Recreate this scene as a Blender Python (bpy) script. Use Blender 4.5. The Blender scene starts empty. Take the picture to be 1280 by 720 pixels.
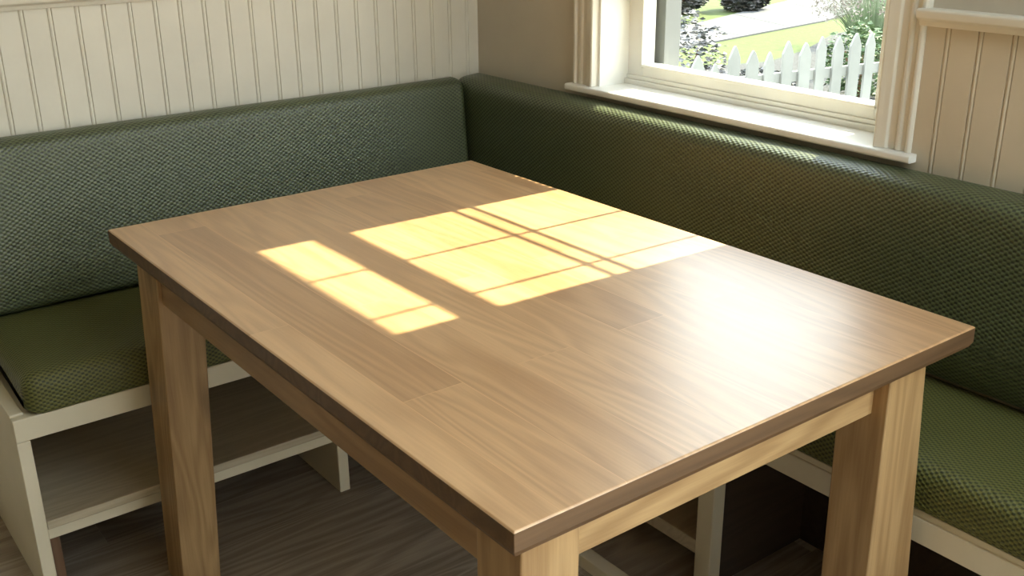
import bpy, bmesh, math, random
from mathutils import Vector, Matrix
random.seed(7)
scene = bpy.context.scene
COL = scene.collection

# ------------------------------------------------------------------ dimensions
FLOOR = -0.02
XE, YN = 1.79, 2.53           # inner faces of the window wall and of the bench wall
XW, YS, ZC = -4.2, -2.8, 2.55
TOP = 0.75

# ------------------------------------------------------------------ materials
def new_mat(name):
    m = bpy.data.materials.new(name); m.use_nodes = True
    nt = m.node_tree; nt.nodes.clear()
    out = nt.nodes.new('ShaderNodeOutputMaterial')
    b = nt.nodes.new('ShaderNodeBsdfPrincipled')
    nt.links.new(b.outputs[0], out.inputs[0])
    return m, nt, b

def N(nt, kind, **kw):
    n = nt.nodes.new(kind)
    for k, v in kw.items():
        if k in n.inputs: n.inputs[k].default_value = v
        else: setattr(n, k, v)
    return n

def ramp(nt, fac, stops, interp='LINEAR'):
    r = nt.nodes.new('ShaderNodeValToRGB'); cr = r.color_ramp; cr.interpolation = interp
    while len(cr.elements) < len(stops): cr.elements.new(0.5)
    for e, (p, c) in zip(cr.elements, stops):
        e.position = p; e.color = (*c, 1)
    nt.links.new(fac, r.inputs[0]); return r.outputs[0]

def mix(nt, fac, a, b, blend='MIX'):
    m = nt.nodes.new('ShaderNodeMix'); m.data_type = 'RGBA'; m.blend_type = blend
    for s, v in ((0, fac), (6, a), (7, b)):
        if isinstance(v, bpy.types.NodeSocket): nt.links.new(v, m.inputs[s])
        elif isinstance(v, (int, float)): m.inputs[s].default_value = v
        else: m.inputs[s].default_value = (*v, 1)
    return m.outputs[2]

def math_(nt, op, a, b=None, c=None):
    m = nt.nodes.new('ShaderNodeMath'); m.operation = op
    for i, v in enumerate((a, b, c)):
        if v is None: continue
        if isinstance(v, bpy.types.NodeSocket): nt.links.new(v, m.inputs[i])
        else: m.inputs[i].default_value = v
    return m.outputs[0]

def bump(nt, b, height, strength, dist):
    n = nt.nodes.new('ShaderNodeBump')
    n.inputs['Strength'].default_value = strength; n.inputs['Distance'].default_value = dist
    nt.links.new(height, n.inputs['Height']); nt.links.new(n.outputs[0], b.inputs['Normal'])

def paint(name, col, rough=0.45, var=0.05, scale=6):
    m, nt, b = new_mat(name)
    tc = N(nt, 'ShaderNodeTexCoord')
    nz = N(nt, 'ShaderNodeTexNoise', Scale=scale, Detail=4.0)
    nt.links.new(tc.outputs['Object'], nz.inputs['Vector'])
    c2 = tuple(c * (1 - var * 2) for c in col)
    nt.links.new(ramp(nt, nz.outputs[0], [(0.3, c2), (0.7, col)]), b.inputs['Base Color'])
    b.inputs['Roughness'].default_value = rough
    n2 = N(nt, 'ShaderNodeTexNoise', Scale=90.0, Detail=2.0)
    nt.links.new(tc.outputs['Object'], n2.inputs['Vector'])
    bump(nt, b, n2.outputs[0], 0.08, 0.001)
    return m

def wood(name, axis, light, dark, stave=None, rough=0.42, coat=0.0, contrast=1.0, seed=0.0, knots=False, spec=0.5):
    """axis = index of the grain direction in object space; stave = (length, width) for a glued-up board."""
    m, nt, b = new_mat(name)
    tc = N(nt, 'ShaderNodeTexCoord')
    sep = N(nt, 'ShaderNodeSeparateXYZ'); nt.links.new(tc.outputs['Object'], sep.inputs[0])
    o = [sep.outputs[i] for i in range(3)]
    along = o[axis]; a2, a3 = [o[i] for i in range(3) if i != axis]
    base = None
    if stave:
        cmb = N(nt, 'ShaderNodeCombineXYZ')
        nt.links.new(math_(nt, 'ADD', along, 20.0 + seed), cmb.inputs[0]); nt.links.new(math_(nt, 'ADD', a2, 5.088), cmb.inputs[1])
        br = N(nt, 'ShaderNodeTexBrick')
        br.offset = 0.37; br.offset_frequency = 2; br.squash = 1.0
        br.inputs['Color1'].default_value = (0, 0, 0, 1); br.inputs['Color2'].default_value = (1, 1, 1, 1)
        br.inputs['Mortar'].default_value = (0.5, 0.5, 0.5, 1)
        br.inputs['Scale'].default_value = 1.0; br.inputs['Mortar Size'].default_value = 0.0007
        br.inputs['Mortar Smooth'].default_value = 0.3; br.inputs['Bias'].default_value = 0.0
        br.inputs['Brick Width'].default_value = stave[0]; br.inputs['Row Height'].default_value = stave[1]
        nt.links.new(cmb.outputs[0], br.inputs['Vector'])
        base = br
        bs = N(nt, 'ShaderNodeSeparateColor'); nt.links.new(br.outputs['Color'], bs.inputs[0])
        rnd = bs.outputs[0]
    g = N(nt, 'ShaderNodeCombineXYZ')
    def sc(s, k, off=0.0):
        v = math_(nt, 'MULTIPLY', s, k)
        if stave: v = math_(nt, 'ADD', v, math_(nt, 'MULTIPLY', rnd, 7.3 + off))
        else: v = math_(nt, 'ADD', v, seed + off)
        return v
    nt.links.new(sc(along, 1.6), g.inputs[0]); nt.links.new(sc(a2, 16.0, 3.0), g.inputs[1]); nt.links.new(math_(nt, 'MULTIPLY', a3, 16.0), g.inputs[2])
    # cathedral rings: contour lines of a stretched noise
    n1 = N(nt, 'ShaderNodeTexNoise', Scale=0.55, Detail=2.0, Roughness=0.45, Distortion=0.4)
    nt.links.new(g.outputs[0], n1.inputs['Vector'])
    rings = math_(nt, 'SINE', math_(nt, 'MULTIPLY', n1.outputs[0], 75.0))
    rings = math_(nt, 'MULTIPLY_ADD', rings, 0.5, 0.5)
    # fine pores
    g2 = N(nt, 'ShaderNodeCombineXYZ')
    nt.links.new(math_(nt, 'MULTIPLY', along, 9.0), g2.inputs[0]); nt.links.new(math_(nt, 'MULTIPLY', a2, 240.0), g2.inputs[1]); nt.links.new(math_(nt, 'MULTIPLY', a3, 240.0), g2.inputs[2])
    n2 = N(nt, 'ShaderNodeTexNoise', Scale=1.0, Detail=5.0, Roughness=0.6)
    nt.links.new(g2.outputs[0], n2.inputs['Vector'])
    # broad streaks
    n3 = N(nt, 'ShaderNodeTexNoise', Scale=0.9, Detail=3.0)
    nt.links.new(g.outputs[0], n3.inputs['Vector'])
    f = math_(nt, 'ADD', math_(nt, 'MULTIPLY', rings, 0.32 * contrast), math_(nt, 'MULTIPLY', n2.outputs[0], 0.62 * contrast))
    f = math_(nt, 'ADD', f, math_(nt, 'MULTIPLY', n3.outputs[0], 0.5 * contrast))
    f = math_(nt, 'ADD', f, 0.5 - 0.72 * contrast)
    if stave: f = math_(nt, 'ADD', f, math_(nt, 'MULTIPLY_ADD', rnd, 0.34, -0.17))
    mid = tuple((p * .5 + q * .5) for p, q in zip(light, dark))
    col = ramp(nt, f, [(0.12, light), (0.5, mid), (0.92, dark)])
    if knots:
        vo = N(nt, 'ShaderNodeTexVoronoi', Scale=1.0)
        g3 = N(nt, 'ShaderNodeCombineXYZ')
        wob = math_(nt, 'MULTIPLY', n3.outputs[0], 0.6)
        nt.links.new(math_(nt, 'ADD', math_(nt, 'MULTIPLY', along, 3.6), wob), g3.inputs[0]); nt.links.new(math_(nt, 'MULTIPLY', math_(nt, 'ADD', a2, a3), 11.0), g3.inputs[1])
        nt.links.new(g3.outputs[0], vo.inputs['Vector'])
        k = ramp(nt, vo.outputs['Distance'], [(0.06, (1, 1, 1)), (0.24, (0, 0, 0))])
        col = mix(nt, math_(nt, 'MULTIPLY', k, 0.55), col, tuple(c * .45 for c in dark))
    if base:
        col = mix(nt, math_(nt, 'MULTIPLY', base.outputs['Fac'], 0.45), col, tuple(min(1, c * 1.25) for c in light))
    nt.links.new(col, b.inputs['Base Color'])
    b.inputs['Roughness'].default_value = rough
    b.inputs['Specular IOR Level'].default_value = spec
    if coat:
        b.inputs['Coat Weight'].default_value = coat; b.inputs['Coat Roughness'].default_value = 0.40; b.inputs['Coat IOR'].default_value = 1.60
    h = n2.outputs[0]
    if base: h = math_(nt, 'SUBTRACT', h, math_(nt, 'MULTIPLY', base.outputs['Fac'], 1.5))
    bump(nt, b, h, 0.12, 0.0008)
    return m

def weave(name, thread, hole, pitch=0.0115, rough=0.42, spec=0.6):
    """Diamond-lattice upholstery; UVs are in metres."""
    m, nt, b = new_mat(name)
    tc = N(nt, 'ShaderNodeTexCoord')
    sep = N(nt, 'ShaderNodeSeparateXYZ'); nt.links.new(tc.outputs['UV'], sep.inputs[0])
    nz = N(nt, 'ShaderNodeTexNoise', Scale=14.0, Detail=2.0); nt.links.new(tc.outputs['UV'], nz.inputs['Vector'])
    w = math_(nt, 'MULTIPLY', nz.outputs[0], 1.3)
    k = 2 * math.pi / pitch
    u = math_(nt, 'ADD', math_(nt, 'MULTIPLY', sep.outputs[0], k * .5), w); v = math_(nt, 'ADD', math_(nt, 'MULTIPLY', sep.outputs[1], k * .72), w)
    s1 = math_(nt, 'COSINE', math_(nt, 'ADD', u, v)); s2 = math_(nt, 'COSINE', math_(nt, 'SUBTRACT', u, v))
    h = math_(nt, 'MULTIPLY_ADD', math_(nt, 'ADD', s1, s2), 0.25, 0.5)      # bumps on a diagonal lattice
    n2 = N(nt, 'ShaderNodeTexNoise', Scale=900.0, Detail=2.0); nt.links.new(tc.outputs['UV'], n2.inputs['Vector'])
    hh = math_(nt, 'ADD', h, math_(nt, 'MULTIPLY', n2.outputs[0], 0.25))
    n3 = N(nt, 'ShaderNodeTexNoise', Scale=5.0, Detail=3.0); nt.links.new(tc.outputs['UV'], n3.inputs['Vector'])
    col = ramp(nt, h, [(0.24, hole), (0.58, thread)])
    col = mix(nt, math_(nt, 'MULTIPLY', n3.outputs[0], 0.35), col, tuple(c * .75 for c in thread))
    nt.links.new(col, b.inputs['Base Color'])
    b.inputs['Roughness'].default_value = rough
    b.inputs['Specular IOR Level'].default_value = spec
    b.inputs['Sheen Weight'].default_value = 0.04; b.inputs['Sheen Roughness'].default_value = 0.35; b.inputs['Sheen Tint'].default_value = (.85, .95, .8, 1)
    bump(nt, b, hh, 0.8, 0.0016)
    return m

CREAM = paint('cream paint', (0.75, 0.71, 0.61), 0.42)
WALLC = paint('warm white wall paint', (0.70, 0.66, 0.56), 0.7)
WALLE = paint('greige wall paint', (0.60, 0.54, 0.44), 0.6)
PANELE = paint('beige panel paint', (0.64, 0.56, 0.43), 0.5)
GREYP = paint('pale grey outdoor paint', (0.16, 0.165, 0.16), 0.6)
WHITE = paint('white gloss paint', (0.86, 0.85, 0.80), 0.3)
FENCEW = paint('weathered white paint', (0.30, 0.30, 0.29), 0.6, 0.15, 3)
WALLW = paint('dark taupe wall paint', (0.16, 0.13, 0.10), 0.7)
CEIL = paint('ceiling paint', (0.55, 0.52, 0.46), 0.8)
BENCH = paint('cream bench paint', (0.78, 0.70, 0.53), 0.42, 0.06, 4)
OAK_TOP = wood('oak table top', 1, (0.72, 0.445, 0.222), (0.41, 0.21, 0.088), stave=(0.92, 0.098), rough=0.36, coat=1.0, contrast=0.80, seed=0.24)
OAK_EDGE_SHADE = wood('oak edge with painted shade', 0, (0.17, 0.093, 0.043), (0.085, 0.045, 0.02), rough=0.5, contrast=0.9, seed=6.0)  # dark end grain, deepened by rim shade painted into the colour
OAK_Z = wood('oak upright grain', 2, (0.50, 0.33, 0.16), (0.24, 0.13, 0.05), rough=0.45, contrast=0.9, knots=True)
OAK_X = wood('oak cross grain', 0, (0.56, 0.38, 0.19), (0.27, 0.15, 0.06), rough=0.45, contrast=0.9, seed=4.0, knots=True)
OAK_Y = wood('oak long grain', 1, (0.42, 0.26, 0.12), (0.21, 0.11, 0.045), rough=0.45, contrast=0.9, seed=9.0)
FLOORM = wood('grey brown plank floor', 0, (0.44, 0.37, 0.29), (0.20, 0.16, 0.12), stave=(1.25, 0.17), rough=0.5, contrast=1.2, seed=2.0)
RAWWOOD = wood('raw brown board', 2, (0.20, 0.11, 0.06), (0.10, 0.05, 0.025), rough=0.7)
SHADEBACK = wood('brown backboard with painted shade', 0, (0.055, 0.033, 0.02), (0.03, 0.018, 0.01), rough=0.7)  # brown boards made darker, shadow of the bench interior put into the colour
SHELFM = wood('washed shelf board', 0, (0.62, 0.54, 0.40), (0.40, 0.33, 0.22), rough=0.5, contrast=0.8)
FABRIC = weave('grey green woven upholstery', (0.102, 0.128, 0.055), (0.004, 0.007, 0.004), pitch=0.0072, rough=0.40, spec=0.9)
SEATFAB = weave('olive woven seat upholstery', (0.140, 0.142, 0.036), (0.018, 0.022, 0.005), pitch=0.0068, rough=0.5, spec=0.5)
CURT = paint('linen cloth', (0.6, 0.56, 0.46), 0.9)

def glass_mat():
    m = bpy.data.materials.new('window glass'); m.use_nodes = True
    nt = m.node_tree; nt.nodes.clear()
    out = nt.nodes.new('ShaderNodeOutputMaterial')
    t = nt.nodes.new('ShaderNodeBsdfTransparent'); g = nt.nodes.new('ShaderNodeBsdfGlossy')
    t.inputs[0].default_value = (0.96, 0.985, 0.97, 1); g.inputs['Roughness'].default_value = 0.02
    fr = nt.nodes.new('ShaderNodeFresnel'); fr.inputs[0].default_value = 1.45
    mx = nt.nodes.new('ShaderNodeMixShader')
    ge = nt.nodes.new('ShaderNodeNewGeometry'); inv = nt.nodes.new('ShaderNodeMath'); inv.operation = 'SUBTRACT'; inv.inputs[0].default_value = 1.0
    mu = nt.nodes.new('ShaderNodeMath'); mu.operation = 'MULTIPLY'
    nt.links.new(ge.outputs['Backfacing'], inv.inputs[1]); nt.links.new(inv.outputs[0], mu.inputs[0]); nt.links.new(fr.outputs[0], mu.inputs[1])
    nt.links.new(mu.outputs[0], mx.inputs[0]); nt.links.new(t.outputs[0], mx.inputs[1]); nt.links.new(g.outputs[0], mx.inputs[2])
    nt.links.new(mx.outputs[0], out.inputs[0]); return m

GLASS = glass_mat()
def ground_mat(name, c1, c2, scale, rough=0.9):
    m, nt, b = new_mat(name)
    tc = N(nt, 'ShaderNodeTexCoord'); nz = N(nt, 'ShaderNodeTexNoise', Scale=scale, Detail=6.0, Roughness=0.7)
    nt.links.new(tc.outputs['Object'], nz.inputs['Vector'])
    nt.links.new(ramp(nt, nz.outputs[0], [(0.35, c1), (0.65, c2)]), b.inputs['Base Color'])
    b.inputs['Roughness'].default_value = rough; bump(nt, b, nz.outputs[0], 0.5, 0.02); return m
LAWN = ground_mat('sunny lawn', (0.042, 0.066, 0.004), (0.060, 0.085, 0.008), 9)
CONC = ground_mat('pale concrete', (0.078, 0.078, 0.082), (0.098, 0.098, 0.102), 5)
PAVE = ground_mat('pale gravel', (0.20, 0.18, 0.155), (0.28, 0.255, 0.22), 8)
SOIL = ground_mat('bark mulch', (0.012, 0.012, 0.012), (0.06, 0.06, 0.06), 30)
LEAF_D = ground_mat('dark hedge leaves', (0.006, 0.009, 0.006), (0.03, 0.035, 0.03), 9, 0.5)
LEAF_W = ground_mat('pale blossom petals', (0.14, 0.135, 0.14), (0.28, 0.27, 0.28), 20, 0.6)
LEAF_G = ground_mat('light green leaves', (0.04, 0.08, 0.025), (0.09, 0.14, 0.05), 9, 0.5)
BLADE = ground_mat('grass blades', (0.11, 0.17, 0.08), (0.2, 0.24, 0.15), 5, 0.5)
PLUME = ground_mat('pinkish seed plumes', (0.2, 0.17, 0.15), (0.28, 0.24, 0.21), 20, 0.8)

# ------------------------------------------------------------------ mesh helpers
def add_box(bm, lo, hi):
    r = bmesh.ops.create_cube(bm, size=1.0)['verts']
    for v in r:
        v.co = Vector([(lo[i] + hi[i]) / 2 + v.co[i] * (hi[i] - lo[i]) for i in range(3)])
    return r

def link(name, bm, mat, parent=None, bevel=0.0, seg=2, smooth=False, origin=None):
    bm.normal_update()
    me = bpy.data.meshes.new(name)
    if origin is not None:
        for v in bm.verts: v.co -= Vector(origin)
    bm.to_mesh(me); bm.free()
    if smooth:
        for p in me.polygons: p.use_smooth = True
    me.materials.append(mat)
    o = bpy.data.objects.new(name, me); COL.objects.link(o)
    if origin is not None: o.location = origin
    if parent is not None:
        o.parent = parent
        o.location = Vector(o.location) - Vector(parent.location)
    if bevel:
        md = o.modifiers.new('bevel', 'BEVEL'); md.width = bevel; md.segments = seg; md.limit_method = 'ANGLE'; md.angle_limit = math.radians(40)
        md.harden_normals = True
    return o

def box(name, lo, hi, mat, parent=None, bevel=0.002, seg=2):
    """a bevelled board; its origin is the centre of its base so grain never repeats between boards"""
    bm = bmesh.new(); add_box(bm, lo, hi)
    return link(name, bm, mat, parent, bevel, seg, origin=None if parent is None else tuple(parent.location))

def empty(name, loc, label, cat, group=None):
    o = bpy.data.objects.new(name, None); COL.objects.link(o); o.location = loc; o.empty_display_size = 0.1
    return tag(o, label, cat, group)

def tag(o, label, cat, group=None, kind=None):
    o['label'] = label; o['category'] = cat
    if group: o['group'] = group
    if kind: o['kind'] = kind
    return o

def struct(o, label=None, cat=None):
    o['kind'] = 'structure'
    if label: o['label'] = label
    if cat: o['category'] = cat
    return o

def prism(bm, pts, axis, a, b):
    """extrude a closed 2-D outline along axis (0,1,2) from a to b; pts are the two other coordinates in order"""
    oth = [i for i in range(3) if i != axis]
    rings = []
    for t in (a, b):
        ring = []
        for p in pts:
            c = [0, 0, 0]; c[axis] = t; c[oth[0]] = p[0]; c[oth[1]] = p[1]; ring.append(bm.verts.new(c))
        rings.append(ring)
    n = len(pts)
    fs = [bm.faces.new(rings[0]), bm.faces.new(rings[1][::-1])]
    for i in range(n):
        fs.append(bm.faces.new((rings[0][i], rings[1][i], rings[1][(i + 1) % n], rings[0][(i + 1) % n])))
    bmesh.ops.recalc_face_normals(bm, faces=bm.faces[:])

def rounded(pts, radii, n=7):
    """round the corners of a 2-D outline"""
    out = []
    m = len(pts)
    for i in range(m):
        p0, p1, p2 = Vector(pts[i - 1]), Vector(pts[i]), Vector(pts[(i + 1) % m])
        d0, d1 = (p0 - p1).normalized(), (p2 - p1).normalized(); r = radii[i]
        if r < 1e-5: out.append(tuple(p1)); continue
        a, c = p1 + d0 * r, p1 + d1 * r
        for k in range(n + 1):
            t = k / n
            out.append(tuple(a * (1 - t) ** 2 + p1 * 2 * t * (1 - t) + c * t * t))
    return out

def resample(pts, step):
    out = []
    n = len(pts)
    for i in range(n):
        a, b = Vector(pts[i]), Vector(pts[(i + 1) % n]); k = max(1, int((b - a).length / step))
        for j in range(k): out.append(tuple(a.lerp(b, j / k)))
    return out

def cushion(name, pts, radii, axis, a, b, mat, label, group, end_r=0.03, puff=0.0, pin=None):
    """sweep a rounded outline along an axis with soft ends; UVs in metres"""
    prof = resample(rounded(pts, radii), 0.02)
    cx = sum(p[0] for p in prof) / len(prof); cy = sum(p[1] for p in prof) / len(prof)
    st = []
    ne = 7
    for k in range(ne + 1):
        t = k / ne * math.pi / 2; st.append((a + end_r * (1 - math.sin(t)), end_r * (1 - math.cos(t))))
    st = [(a + end_r * (1 - math.cos(k / ne * math.pi / 2)), end_r * (1 - math.sin(k / ne * math.pi / 2))) for k in range(ne + 1)]
    L = b - a; nm = max(2, int(L / 0.05))
    st += [(a + end_r + (L - 2 * end_r) * k / nm, 0.0) for k in range(1, nm)]
    st += [(b - end_r * (1 - math.cos(k / ne * math.pi / 2)), end_r * (1 - math.sin(k / ne * math.pi / 2))) for k in range(ne, -1, -1)]
    bm = bmesh.new(); uv = bm.loops.layers.uv.new('UVMap')
    oth = [i for i in range(3) if i != axis]
    n = len(prof); rings = []
    # outward normals of the outline
    nor = []
    for i in range(n):
        t = Vector(prof[(i + 1) % n]) - Vector(prof[i - 1]); q = Vector((t.y, -t.x)).normalized()
        if q.dot(Vector(prof[i]) - Vector((cx, cy))) < 0: q = -q
        nor.append(q)
    for s, ins in st:
        ring = []
        for i, p in enumerate(prof):
            q = Vector(p) - nor[i] * ins
            wob = puff * math.sin(s * 5.1 + i * .21) * .35 + puff * math.sin(s * 2.3 + 1.7)
            q += nor[i] * wob * (0 if ins > 0 else 1)
            c = [0, 0, 0]; c[axis] = s; c[oth[0]] = q[0]; c[oth[1]] = q[1]; ring.append(bm.verts.new(c))
        rings.append(ring)
    per = [0.0]
    for i in range(n): per.append(per[-1] + (Vector(prof[(i + 1) % n]) - Vector(prof[i])).length)
    for j in range(len(rings) - 1):
        for i in range(n):
            i2 = (i + 1) % n
            f = bm.faces.new((rings[j][i], rings[j][i2], rings[j + 1][i2], rings[j + 1][i]))
            for l, (uu, vv) in zip(f.loops, ((st[j][0], per[i]), (st[j][0], per[i + 1]), (st[j + 1][0], per[i + 1]), (st[j + 1][0], per[i]))):
                l[uv].uv = (uu, vv)
    for ring in (rings[0], rings[-1]):
        f = bm.faces.new(ring)
        for l in f.loops: l[uv].uv = (l.vert.co[oth[0]], l.vert.co[oth[1]])
    bmesh.ops.recalc_face_normals(bm, faces=bm.faces[:])
    o = link(name, bm, mat, smooth=True)
    return tag(o, label, 'cushion', group)

# ------------------------------------------------------------------ room shell
def wall_with_hole(name, axis, lo, hi, holes, mat):
    """a wall slab as boxes round rectangular holes; axis = thickness axis; holes = (a0, a1, z0, z1)"""
    bm = bmesh.new(); oth = 1 if axis == 0 else 0
    cuts = sorted(holes); cur = lo[oth]
    def bx(a0, a1, z0, z1):
        if a1 - a0 < 1e-6 or z1 - z0 < 1e-6: return
        l = list(lo); h = list(hi); l[oth], h[oth] = a0, a1; l[2], h[2] = z0, z1; add_box(bm, l, h)
    for a0, a1, z0, z1 in cuts:
        bx(cur, a0, lo[2], hi[2]); bx(a0, a1, lo[2], z0); bx(a0, a1, z1, hi[2]); cur = a1
    bx(cur, hi[oth], lo[2], hi[2])
    return struct(link(name, bm, mat))

T = 0.16
WY0, WY1, WZ0, WZ1 = 1.178, 2.0, 0.898, 2.10
E2 = (-2.62, -0.15, 0.10, 2.42)
SW = (0.75, 1.70, 0.08, 2.42)
wall_with_hole('wall_east', 0, (XE, YS - T, FLOOR), (XE + T, YN + T, ZC), [(WY0, WY1, WZ0, WZ1), E2], WALLE)
wall_with_hole('wall_south', 1, (XW - T, YS - T, FLOOR), (XE, YS, ZC), [SW], WALLC)
wall_with_hole('wall_north', 1, (XW - T, YN, FLOOR), (XE, YN + T, ZC), [], WALLC)
wall_with_hole('wall_west', 0, (XW - T, YS, FLOOR), (XW, YN, ZC), [], WALLW)
b = bmesh.new(); add_box(b, (XW - T, YS - T, FLOOR - 0.12), (XE + T, YN + T, FLOOR)); struct(link('floor', b, FLOORM), 'grey brown plank floor under the table', 'floor')
b = bmesh.new(); SK = (.55, 1.68, -2.5, .35)  # roof opening added to bring more sky light into the room
for lo, hi in (((XW - T, YS - T), (SK[0], YN + T)), ((SK[1], YS - T), (XE + T, YN + T)), ((SK[0], YS - T), (SK[1], SK[2])), ((SK[0], SK[3]), (SK[1], YN + T))):
    add_box(b, (*lo, ZC), (*hi, ZC + .12))
struct(link('ceiling', b, CEIL))
b = bmesh.new()
for i in range(4):
    y = SK[2] + (SK[3] - SK[2] - .04) * i / 3; add_box(b, (SK[0], y, ZC + .08), (SK[1], y + .04, ZC + .12))
for i in range(2):
    x = SK[0] + (SK[1] - SK[0] - .04) * i; add_box(b, (x, SK[2], ZC + .085), (x + .04, SK[3], ZC + .125))
sky4 = struct(link('window_4', b, WHITE), 'added roof light that brightens the room from out of view', 'roof light')
b = bmesh.new(); add_box(b, (SK[0], SK[2], ZC + .098), (SK[1], SK[3], ZC + .102)); link('pane', b, GLASS, sky4)

# beadboard: boards with a rounded bead and two fine grooves at each joint
def beadboard(name, axis, face, a0, a1, z0, z1, first, pitch, mat, sign, label):
    """outline in (length, depth); face = depth of the wall surface; boards stand proud of it towards -sign"""
    t = 0.012
    pts = [(a0, face)]
    def d(k): return face - k * t
    pts.append((a0, d(1)))
    x = first
    while x < a1 - 0.006:
        if x > a0 + 0.006:
            for dx, k in ((-0.0058, 1), (-0.0045, 0.72), (-0.0032, 0.97), (0.0, 1.06), (0.0032, 0.97), (0.0045, 0.72), (0.0058, 1)):
                pts.append((x + dx, d(k)))
        x += pitch
    pts += [(a1, d(1)), (a1, face)]
    bm = bmesh.new()
    if axis == 0: P = [(p[0], p[1]) for p in pts]           # x along, y depth
    else: P = [(p[1], p[0]) for p in pts]                   # y along, x depth
    prism(bm, P, 2, z0, z1)
    return struct(link(name, bm, mat), label, 'wall panelling')
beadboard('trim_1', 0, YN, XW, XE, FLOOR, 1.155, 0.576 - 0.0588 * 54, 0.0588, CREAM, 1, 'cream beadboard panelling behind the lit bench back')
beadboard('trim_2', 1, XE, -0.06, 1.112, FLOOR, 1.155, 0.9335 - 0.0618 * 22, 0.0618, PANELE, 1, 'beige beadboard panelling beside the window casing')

def cap_rail(name, axis, face, a0, a1, mat, label):
    bm = bmesh.new()
    pr = rounded([(face, 1.150), (face - 0.020, 1.150), (face - 0.024, 1.160), (face - 0.034, 1.164), (face - 0.036, 1.181), (face, 1.181)], [0, .002, .003, .003, .006, 0], 4)
    if axis == 0: prism(bm, pr, 0, a0, a1)
    else: prism(bm, pr, 1, a0, a1)
    return struct(link(name, bm, mat, bevel=0.0015), label, 'trim')
cap_rail('trim_3', 0, YN, XW, XE, CREAM, 'cream cap rail along the top of the beadboard')
cap_rail('trim_4', 1, XE, -0.06, 1.112, CREAM, 'cream cap rail beside the window casing')

# ------------------------------------------------------------------ windows
def casing_profile(w):
    # (across, proud) outline of a fluted casing
    return [(0, 0), (0, .016), (.004, .020), (.010, .020), (.014, .014), (.022, .0135), (.026, .018), (.032, .018), (.036, .0135),
            (w - .028, .0135), (w - .024, .019), (w - .014, .021), (w - .004, .024), (w, .022), (w, 0)]

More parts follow.
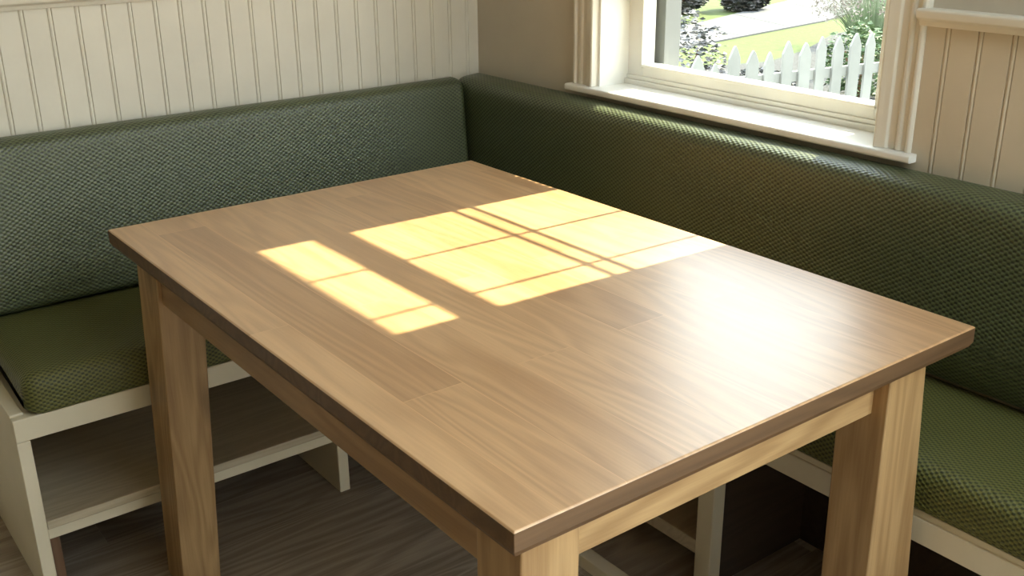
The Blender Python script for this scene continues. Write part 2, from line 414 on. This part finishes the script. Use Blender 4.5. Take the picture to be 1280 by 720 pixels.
def build_window(idx, y0, y1, z0, z1, label, vbars, hbars, transom):
    HEAD = z1 - .129
    w = bpy.data.objects.new('window_%d' % idx, None); COL.objects.link(w); w.location = (XE, (y0 + y1) / 2, z0)
    struct(w, label, 'window')
    def put(name, bm, mat, bevel=0.0015, smooth=False):
        return link(name, bm, mat, w, bevel, 2, smooth, origin=tuple(w.location))
    # casing: one moulded board each side and one on top
    cw = 0.078
    for side in (0, 1):
        bm = bmesh.new(); pr = []
        for a, p in casing_profile(cw):
            yy = (y0 - cw + a) if side == 0 else (y1 + cw - a)
            pr.append((XE - p, yy))
        prism(bm, pr, 2, z0 + 0.017, z1 + (0.001)); put('casing', bm, CREAM)
    bm = bmesh.new(); prism(bm, [(XE - p, z1 + cw - a) for a, p in casing_profile(cw)], 1, y0 - cw, y1 + cw); put('casing', bm, CREAM)
    # jamb lining of the deep reveal
    bm = bmesh.new()
    for lo, hi in (((XE - .002, y0 - .012, z0), (XE + T + .02, y0 + .004, z1)), ((XE - .002, y1 - .008, z0), (XE + T + .02, y1 + .012, z1)), ((XE - .002, y0, z1 - .006), (XE + T + .02, y1, z1 + .012))):
        add_box(bm, lo, hi)
    put('jamb', bm, WHITE)
    # stool
    bm = bmesh.new()
    prism(bm, rounded([(XE - .037, z0 + .001), (XE - .037, z0 + .017), (XE, z0 + .017), (XE, z0 + .001)], [.006, .006, 0, 0], 5), 1, y0 - cw - .012, y1 + cw + .010)
    add_box(bm, (XE - .002, y0, z0 + .001), (XE + T - .03, y1, z0 + .017))
    put('sill', bm, WHITE, 0.001)
    # outer sill
    bm = bmesh.new(); add_box(bm, (XE + .125, y0 - .03, z0 - .03), (XE + T + .05, y1 + .03, z0 + .012)); put('outer_sill', bm, WHITE)
    # sash frame: stiles, rails, transom
    sx0, sx1 = 1.885, 1.925
    gy0, gy1 = y0 + .083, y1 - .062
    bm = bmesh.new()
    add_box(bm, (sx0, y0, z0 + .012), (sx1, gy0, z1)); add_box(bm, (sx0, gy1, z0 + .012), (sx1, y1 - .006, z1))
    add_box(bm, (sx0, gy0, z0 + .012), (sx1, gy1, z0 + .070)); add_box(bm, (sx0, gy0, HEAD), (sx1, gy1, z1))
    if transom: add_box(bm, (sx0, gy0, transom[0]), (sx1, gy1, transom[1]))
    # inner glazing bead and a stop moulding along the foot of the sash
    add_box(bm, (sx0 - .012, y0 + .002, z0 + .015), (sx0 + .002, y1 - .008, z0 + .030))
    add_box(bm, (sx0 - .005, y0 + .002, z0 + .030), (sx0 + .002, y1 - .008, z0 + .040))
    for yy in (gy0 - .008, gy1 + .001): add_box(bm, (sx0 - .004, yy, z0 + .060), (sx0 + .001, yy + .007, HEAD + .007))
    add_box(bm, (sx0 - .004, gy0 - .008, z0 + .062), (sx0 + .001, gy1 + .008, z0 + .069))
    fr = put('sash_frame', bm, WHITE, 0.0015)
    bm = bmesh.new()
    for yb in vbars: add_box(bm, (sx0 + .010, yb - .004, hbars[0]), (sx1 - .012, yb + .004, HEAD + .002))
    for zb in hbars: add_box(bm, (sx0 + .013, gy0, zb - .003), (sx1 - .017, gy1, zb + .003))
    put('glazing_bars', bm, WHITE, 0.001)
    bm = bmesh.new(); add_box(bm, (1.903, gy0 - .004, z0 + .066), (1.907, gy1 + .004, HEAD + .007)); put('pane', bm, GLASS, 0)
    # outside brick-mould
    bm = bmesh.new()
    for lo, hi in (((XE + T, y0 - .09, z0 - .03), (XE + T + .035, y0 + .01, z1 + .09)), ((XE + .145, y1 - .085, z0 - .03), (XE + T + .04, y1 + .09, z1 + .09)), ((XE + T, y0, z1 - .01), (XE + T + .035, y1, z1 + .09))):
        add_box(bm, lo, hi)
    put('outside_casing', bm, GREYP)
    return w
build_window(1, WY0, WY1, WZ0, WZ1, 'white window over the bench looking onto the garden fence', [1.335, 1.55, 1.765], [1.188, 1.443, 1.490], (1.7685, 1.816))
build_window(2, E2[0], E2[1], E2[2], E2[3], 'white window further along the same wall', [-1.40, -1.35], [1.0, 1.6], None)
w = bpy.data.objects.new('window_3', None); COL.objects.link(w); w.location = (0, YS, SW[2]); struct(w, 'wide garden window behind the viewer', 'window')
bm = bmesh.new()
for x in (SW[0], (SW[0] * 2 + SW[1]) / 3, (SW[0] + SW[1] * 2) / 3, SW[1] - .05): add_box(bm, (x, YS - .1, SW[2]), (x + .05, YS - .05, SW[3]))
for z in (SW[2], SW[3] - .06): add_box(bm, (SW[0], YS - .1, z), (SW[1], YS - .05, z + .06))
link('window_frame', bm, WHITE, w, 0.002, origin=tuple(w.location))
bm = bmesh.new(); add_box(bm, (SW[0], YS - .078, SW[2]), (SW[1], YS - .072, SW[3])); link('pane', bm, GLASS, w, origin=tuple(w.location))

# added, unseen curtain that cuts the sun patch to width
bm = bmesh.new(); pr = []
n = 60
for i in range(n + 1):
    y = 1.770 + (1.985 - 1.770) * i / n; pr.append((1.848 + .012 * math.sin(i * .9), y))
back = [(x + .003, y) for x, y in pr[::-1]]
prism(bm, pr + back, 2, 1.140, 1.965)
cur = empty('blocker', (1.848, 1.88, 1.235), 'added unseen linen curtain high in the window recess', 'blocker')
link('blocker_cloth', bm, CURT, cur, smooth=False, origin=(1.848, 1.88, 1.235))
bm = bmesh.new(); bmesh.ops.create_cone(bm, cap_ends=True, segments=16, radius1=.006, radius2=.006, depth=.80, matrix=Matrix.Translation((1.848, 1.59, 1.97)) @ Matrix.Rotation(math.pi / 2, 4, 'X'))
link('blocker_rod', bm, WHITE, cur, smooth=True, origin=(1.848, 1.88, 1.235))

# ------------------------------------------------------------------ table
tb = empty('dining_table', (1.03, 1.44, FLOOR), 'oak dining table with a wide planked top and square legs', 'table')
def tl(name, bm, mat, bevel=.0015, org=None): return link(name, bm, mat, tb, bevel, 2, origin=org or (1.03, 1.44, FLOOR))
bm = bmesh.new()
x0, x1, y0, y1 = .579, 1.480, .767, 2.122
levels = [(.016, .7070), (.011, .7095), (.004, .7155), (0, .7235), (0, .7478), (.0022, .750)]
rings = []
for ins, z in levels:
    rings.append([bm.verts.new(c) for c in ((x0 + ins, y0 + ins, z), (x1 - ins, y0 + ins, z), (x1 - ins, y1 - ins, z), (x0 + ins, y1 - ins, z))])
bm.faces.new(rings[0][::-1]); bm.faces.new(rings[-1])
for a_, b_ in zip(rings, rings[1:]):
    for i in range(4): bm.faces.new((a_[i], a_[(i + 1) % 4], b_[(i + 1) % 4], b_[i]))
tt = tl('tabletop', bm, OAK_TOP, 0.0012)
tt.data.materials.append(OAK_EDGE_SHADE)
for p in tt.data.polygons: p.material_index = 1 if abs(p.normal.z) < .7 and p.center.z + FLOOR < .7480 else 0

def leg(top, bot, z0, z1):
    """top/bot = (x0,x1,y0,y1)"""
    bm = bmesh.new()
    r = []
    for (a, b_, c, d), z in ((bot, z0), (top, z1)):
        r.append([bm.verts.new(p) for p in ((a, c, z), (b_, c, z), (b_, d, z), (a, d, z))])
    bm.faces.new(r[0][::-1]); bm.faces.new(r[1])
    for i in range(4): bm.faces.new((r[0][i], r[0][(i + 1) % 4], r[1][(i + 1) % 4], r[1][i]))
    return bm
LEGS = [((.605, .693, .789, .876), (.595, .680, .785, .870)),
        ((1.300, 1.392, .789, .876), (1.305, 1.455, .785, .870)),
        ((.601, .692, 1.925, 2.035), (.572, .655, 1.935, 2.030)),
        ((1.300, 1.392, 1.945, 2.035), (1.320, 1.400, 1.945, 2.040))]
for i, (t, bt) in enumerate(LEGS):
    tl('leg', leg(t, bt, FLOOR, .7065), OAK_Z, .003, org=(1.03 + i * .013, 1.44, FLOOR)).location = (i * .013, 0, 0)
for lo, hi, m in (((.69, .815, .637), (1.302, .838, .7065), OAK_X), ((.69, 2.0, .637), (1.302, 2.022, .7065), OAK_X),
                  ((.608, .874, .640), (.632, 1.928, .7065), OAK_Y), ((1.362, .874, .640), (1.386, 1.947, .7065), OAK_Y)):
    bm = bmesh.new(); add_box(bm, lo, hi); tl('apron', bm, m, .0015)
bm = bmesh.new(); add_box(bm, (1.440, 1.10, .605), (1.462, 1.96, .7065)); tl('sun_stop_rail', bm, OAK_Y, .0015)  # added hidden rail, stops sun from reaching the floor under the table
# little dowel plugs on the leg tops
bm = bmesh.new(); bmesh.ops.create_cone(bm, cap_ends=True, segments=16, radius1=.008, radius2=.008, depth=.003, matrix=Matrix.Translation((.6055, 1.945, .665)) @ Matrix.Rotation(math.pi / 2, 4, 'Y'))
o = tl('dowel_plug', bm, RAWWOOD, 0)

# ------------------------------------------------------------------ benches
bn = empty('bench', (.9, 2.3, FLOOR), 'cream storage bench with open shelf beneath the lit green seat', 'bench')
def bb(name, lo, hi, mat=BENCH, parent=bn, bev=.0025):
    bm = bmesh.new(); add_box(bm, lo, hi); return link(name, bm, mat, parent, bev, 2, origin=tuple(parent.location))
F = 2.08
# end panel rises beside the cushion
bm = bmesh.new(); prism(bm, [(F, FLOOR), (F, .3615), (F + .0205, .3615), (F + .0205, .416), (F + .22, .420), (F + .28, .455), (YN - .014, .492), (YN - .014, FLOOR)], 0, .330, .357); link('end_panel', bm, BENCH, bn, .0025, 2, origin=tuple(bn.location))
bb('divider', (1.030, F, FLOOR), (1.058, YN - .014, .392))
bb('seat_board', (.357, F + .004, .392), (XE - .02, YN - .014, .411))
bb('front_rail', (.330, F - .001, .362), (1.46, F + .02, .412))
bb('shelf', (.357, F + .002, .148), (1.030, YN - .02, .168), SHELFM)
bb('shelf_fascia', (.357, F + .010, .120), (1.030, F + .028, .148))
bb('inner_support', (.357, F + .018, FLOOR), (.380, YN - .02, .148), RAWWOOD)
bb('backboard', (.357, YN - .020, FLOOR), (XE - .02, YN - .014, .392), SHADEBACK)

be = empty('bench', (1.6, .9, FLOOR), 'cream bench base beneath the window with open compartments and centre divider', 'bench')
G = 1.450; BE0 = .10
bb('front_rail', (G, BE0, .352), (G + .02, F - .001, .400), parent=be)
bb('seat_board', (G + .004, BE0, .392), (XE - .016, F - .002, .412), parent=be)
bb('divider', (G, 1.240, FLOOR), (G + .035, 1.283, .352), parent=be)
bb('shade_panel', (G + .035, 1.250, FLOOR), (XE - .022, 1.274, .392), SHADEBACK, parent=be)  # added dark panel standing in for the shade behind the post
bb('end_panel', (G, BE0, FLOOR), (XE - .022, BE0 + .028, .352), parent=be)
bb('shelf', (G + .002, 1.283, .058), (XE - .022, F - .002, .092), SHELFM, parent=be)
bb('backboard', (XE - .022, BE0, FLOOR), (XE - .016, F - .002, .392), SHADEBACK, parent=be)
bb('foot_rail', (1.300, 1.283, FLOOR), (1.335, 1.90, .012), parent=be)
bb('foot_rail_bracket', (1.335, 1.86, FLOOR), (1.452, 1.90, .012), parent=be)

# cushions
ft = 2.072
cushion('seat_cushion', [(YN - .02, .413), (ft, .413), (ft - .002, .498), (YN - .09, .498), (YN - .02, .497)], [.01, .012, .040, 0.0, .01], 0, .3585, 1.442, SEATFAB,
        'olive green woven seat cushion catching light on the shelved bench', None, .03, .0015)
cushion('seat_cushion', [(G - .006, .402 + .011), (XE - .02, .413), (XE - .02, .497), (XE - .09, .498), (G - .008, .500)], [.012, .01, .01, 0, .040], 1, BE0, YN - .02, SEATFAB,
        'olive green woven seat cushion on the bench beneath the window', None, .03, .0015)
cushion('back_cushion', [(YN - .014, .5015), (2.425, .5015), (2.418, .58), (2.444, .886), (YN - .014, .889)], [.008, .026, 0.03, .034, .030], 0, .20, 1.692, FABRIC,
        'long green woven back cushion lit brightly along the beadboard wall', None, .022, .0012)
cushion('back_cushion', [(XE - .003, .503), (1.745, .503), (1.708, .59), (1.690, .884), (XE - .003, .890)], [.008, .020, 0.05, .036, .030], 1, BE0, 2.512, FABRIC,
        'long dark green woven back cushion in shade under the window sill', None, .030, .0012)

# ------------------------------------------------------------------ outside
GZ = -0.45
def flat(name, pts, z, mat, label, cat, thick=.05):
    bm = bmesh.new(); prism(bm, pts, 2, z - thick, z); return struct(link(name, bm, mat), label, cat)
flat('ground', [(-30, -30), (45, -30), (45, 45), (-30, 45)], GZ - .06, PAVE, 'pale ground round the house', 'ground', .1)
flat('lawn', [(2.6, 2.2), (24, 2.2), (24, 24), (2.6, 24)], GZ, LAWN, 'bright sunlit lawn outside the window', 'lawn', .1)
bm = bmesh.new(); prism(bm, [(9.0, 10.3), (11.0, 10.25), (14.42, 11.38), (19.0, 12.9), (17.5, 10.9), (12.50, 9.289), (9.795, 8.882), (8.3, 8.75)], 2, GZ, GZ + .02)
struct(link('path', bm, CONC), 'pale concrete path crossing the lawn', 'path')
bm = bmesh.new()
for (ax, ay), (bx_, by_) in (((10.45, 9.02), (10.75, 10.2)), ((11.6, 9.22), (12.1, 10.6)), ((13.2, 9.6), (14.0, 11.25))):
    d = Vector((bx_ - ax, by_ - ay)).normalized(); q = Vector((-d.y, d.x)) * .012
    prism(bm, [(ax - q.x, ay - q.y), (ax + q.x, ay + q.y), (bx_ + q.x, by_ + q.y), (bx_ - q.x, by_ - q.y)], 2, GZ + .018, GZ + .0215)
struct(link('path_joints', bm, SOIL), 'dark joints across the concrete path', 'path')
flat('planting_bed', [(6.4, 6.6), (7.0, 7.2), (8.45, 7.70), (9.17, 7.50), (10.1, 7.76), (11.44, 8.38), (12.9, 8.57), (13.0, 7.2), (8.2, 4.6), (4.2, 4.3), (4.0, 5.2)], GZ + .012, SOIL, 'dark mulch bed beyond the picket fence', 'flower bed', .02)

# picket fence
fa, fd = Vector((4.42, 4.80)), Vector((.982, -.19)).normalized()
fn = Vector((-fd.y, fd.x))
fence = empty('picket_fence', (fa.x, fa.y, GZ), 'white picket fence with pointed tops outside the window', 'fence')
def fpt(s, d, z): return Vector((fa.x + fd.x * s + fn.x * d, fa.y + fd.y * s + fn.y * d, z))
hs = [.27, .30, .33, .30, .36, .30, .40, .36, .34, .40, .38, .41, .40, .41, .41, .40, .38, .30, .28, .30, .33, .36]
s = 0.0
for i, top in enumerate(hs):
    wd = .088 + .010 * math.sin(i * 2.1)
    bm = bmesh.new()
    out = [(0, GZ), (wd, GZ), (wd, top - .085), (wd * .70, top - .025), (wd / 2, top), (wd * .30, top - .025), (0, top - .085)]
    f = [bm.verts.new(fpt(s + a, 0, z)) for a, z in out]; g = [bm.verts.new(fpt(s + a, .02, z)) for a, z in out]
    bm.faces.new(f); bm.faces.new(g[::-1])
    for k in range(len(out)): bm.faces.new((f[k], g[k], g[(k + 1) % 7], f[(k + 1) % 7]))
    bmesh.ops.recalc_face_normals(bm, faces=bm.faces[:])
    link('picket', bm, FENCEW, fence, .002, 1, origin=tuple(fence.location)); s += .146
for z in (-.25, .12):
    bm = bmesh.new()
    v = [bm.verts.new(fpt(a, d, z + h)) for a in (0, s) for d in (.02, .05) for h in (0, .07)]
    for q in ((0, 1, 3, 2), (4, 6, 7, 5), (0, 4, 5, 1), (2, 3, 7, 6), (0, 2, 6, 4), (1, 5, 7, 3)): bm.faces.new([v[k] for k in q])
    bmesh.ops.recalc_face_normals(bm, faces=bm.faces[:])
    link('fence_rail', bm, FENCEW, fence, .002, 1, origin=tuple(fence.location))

def leafy(name, c, r, n, size, mat, label, mat2=None, frac=.0):
    """a shrub: leaves spread through an ellipsoid, with woody stems"""
    root = empty(name, (c[0], c[1], GZ), label, 'shrub')
    bms = [bmesh.new(), bmesh.new()]
    for _ in range(n):
        while True:
            p = Vector([random.uniform(-1, 1) for _ in range(3)])
            if .35 < p.length < 1: break
        p = p.normalized() * (p.length ** .5)
        p *= 1 + .16 * math.sin(p.x * 7 + c[0]) * math.cos(p.y * 6)
        q = Vector((c[0] + p.x * r[0], c[1] + p.y * r[1], c[2] + p.z * r[2]))
        if q.z < GZ + .02: q.z = GZ + .02 + random.random() * .1
        bm = bms[1] if random.random() < frac else bms[0]
        R = Matrix.Rotation(random.uniform(0, 6.3), 3, 'Z') @ Matrix.Rotation(random.uniform(-1.2, 1.2), 3, 'X')
        k = size * random.uniform(.6, 1.3)
        v = [bm.verts.new(q + R @ Vector(t) * k) for t in ((-.5, 0, 0), (0, -.28, .08), (.6, 0, -.05), (0, .28, .08))]
        bm.faces.new(v)
    link('foliage', bms[0], mat, root, origin=tuple(root.location))
    if frac: link('blossom', bms[1], mat2, root, origin=tuple(root.location))
    else: bms[1].free()
    bm = bmesh.new()
    for k in range(5):
        a = k * 1.25; tip = Vector((c[0] + math.cos(a) * r[0] * .5, c[1] + math.sin(a) * r[1] * .5, c[2] + r[2] * .3)); base = Vector((c[0] + math.cos(a) * .03, c[1] + math.sin(a) * .03, GZ))
        d = tip - base; m4 = Matrix.Translation((tip + base) / 2) @ d.to_track_quat('Z', 'Y').to_matrix().to_4x4()
        bmesh.ops.create_cone(bm, cap_ends=True, segments=6, radius1=.018, radius2=.006, depth=d.length, matrix=m4)
    link('stem', bm, RAWWOOD, root, origin=tuple(root.location))
    return root
leafy('flowering_shrub', (6.55, 6.28, -.06), (.40, .30, .44), 1700, .055, LEAF_D, 'low shrub thick with pale blossom behind the fence', LEAF_W, .62)
leafy('hedge_shrub', (11.72, 11.38, -.16), (.42, .42, .34), 2600, .11, LEAF_D, 'dark speckled shrub at the far edge of the lawn', LEAF_W, .25)
leafy('hedge_shrub', (12.66, 10.92, -.18), (.38, .36, .32), 2300, .11, LEAF_D, 'smaller dark shrub next to the concrete path', LEAF_W, .25)
leafy('boxwood_shrub', (8.15, 5.63, -.12), (.32, .32, .34), 1300, .06, LEAF_G, 'light green leafy shrub at the foot of the tall grass')
leafy('low_groundcover', (7.5, 6.25, -.35), (.5, .35, .16), 1500, .05, LEAF_D, 'low dark plants in the bed behind the pickets', LEAF_W, .3)

def grass_clump(name, c, h, n, spread, label, plumes):
    root = empty(name, (c[0], c[1], GZ), label, 'grass'); bm = bmesh.new(); bp = bmesh.new()
    for i in range(n):
        a = random.uniform(0, 6.283); rr = random.random() ** .6
        lean = spread * rr; hh = h * random.uniform(.65, 1.05)
        bx_, by_ = c[0] + math.cos(a) * .12 * rr, c[1] + math.sin(a) * .12 * rr
        pr_ = None; wv = .006
        side = Vector((-math.sin(a + 1.0), math.cos(a + 1.0), 0))
        for k in range(7):
            t = k / 6
            p = Vector((bx_ + math.cos(a) * lean * t * t, by_ + math.sin(a) * lean * t * t, GZ + hh * (t - .22 * rr * t * t)))
            w_ = wv * (1 - t * .9)
            cur_ = (bm.verts.new(p - side * w_), bm.verts.new(p + side * w_))
            if pr_: bm.faces.new((pr_[0], pr_[1], cur_[1], cur_[0]))
            pr_ = cur_
        if i % plumes == 0:
            for k in range(14):
                q = p + Vector((random.gauss(0, .012), random.gauss(0, .012), random.uniform(-.1, .08)))
                v = [bp.verts.new(q + Vector((random.gauss(0, .012) for _ in range(3)))) for _ in range(3)]
                bp.faces.new(v)
    link('blades', bm, BLADE, root, origin=tuple(root.location)); link('seed_heads', bp, PLUME, root, origin=tuple(root.location))
grass_clump('ornamental_grass', (9.5, 6.45, GZ), 1.15, 420, .30, 'tall green ornamental grass clump by the fence', 9)
grass_clump('ornamental_grass', (10.9, 7.6, GZ), .70, 300, .45, 'feathery pinkish grass clump leaning over the lawn', 2)

# ------------------------------------------------------------------ light
wd = bpy.data.worlds.new('sky'); scene.world = wd; wd.use_nodes = True
nt = wd.node_tree; bg = nt.nodes['Background']
tc = nt.nodes.new('ShaderNodeTexCoord'); sp = nt.nodes.new('ShaderNodeSeparateXYZ'); nt.links.new(tc.outputs['Generated'], sp.inputs[0])
c = ramp(nt, sp.outputs[2], [(0.0, (0.86, 0.86, 0.83)), (0.25, (0.82, 0.86, 0.88)), (1.0, (0.66, 0.77, 0.92))])
nt.links.new(c, bg.inputs[0]); bg.inputs[1].default_value = 2.9

sun = bpy.data.lights.new('sun', 'SUN'); sun.energy = 8.0; sun.angle = math.radians(.53); sun.color = (1.0, .88, .62)
so = bpy.data.objects.new('sun', sun); COL.objects.link(so)
d = Vector((-1.0, .035, -1.05)).normalized()
so.rotation_euler = (-d).to_track_quat('Z', 'Y').to_euler()

# ------------------------------------------------------------------ camera
cam = bpy.data.cameras.new('camera'); co = bpy.data.objects.new('camera', cam); COL.objects.link(co); scene.camera = co
R = Matrix(((0.79556946, -0.22441463, 0.56276754), (-0.60579085, -0.28037406, 0.74458568), (-0.0093105, -0.93328905, -0.35900537)))
M = R @ Matrix.Diagonal((1, -1, -1))
co.matrix_world = Matrix.Translation((0, 0, 1.4)) @ M.to_4x4()
cam.sensor_width = 36; cam.lens = 1321.4 / 1280 * 36; cam.clip_start = .05; cam.clip_end = 200

scene.view_settings.view_transform = 'Standard'; scene.view_settings.look = 'None'
scene.view_settings.gamma = 1; scene.view_settings.use_curve_mapping = False
scene.view_settings.exposure = 1.35
scene.cycles.max_bounces = 10; scene.cycles.diffuse_bounces = 6; scene.cycles.transparent_max_bounces = 12
scene.cycles.use_denoising = True
scene.cycles.sample_clamp_indirect = 6
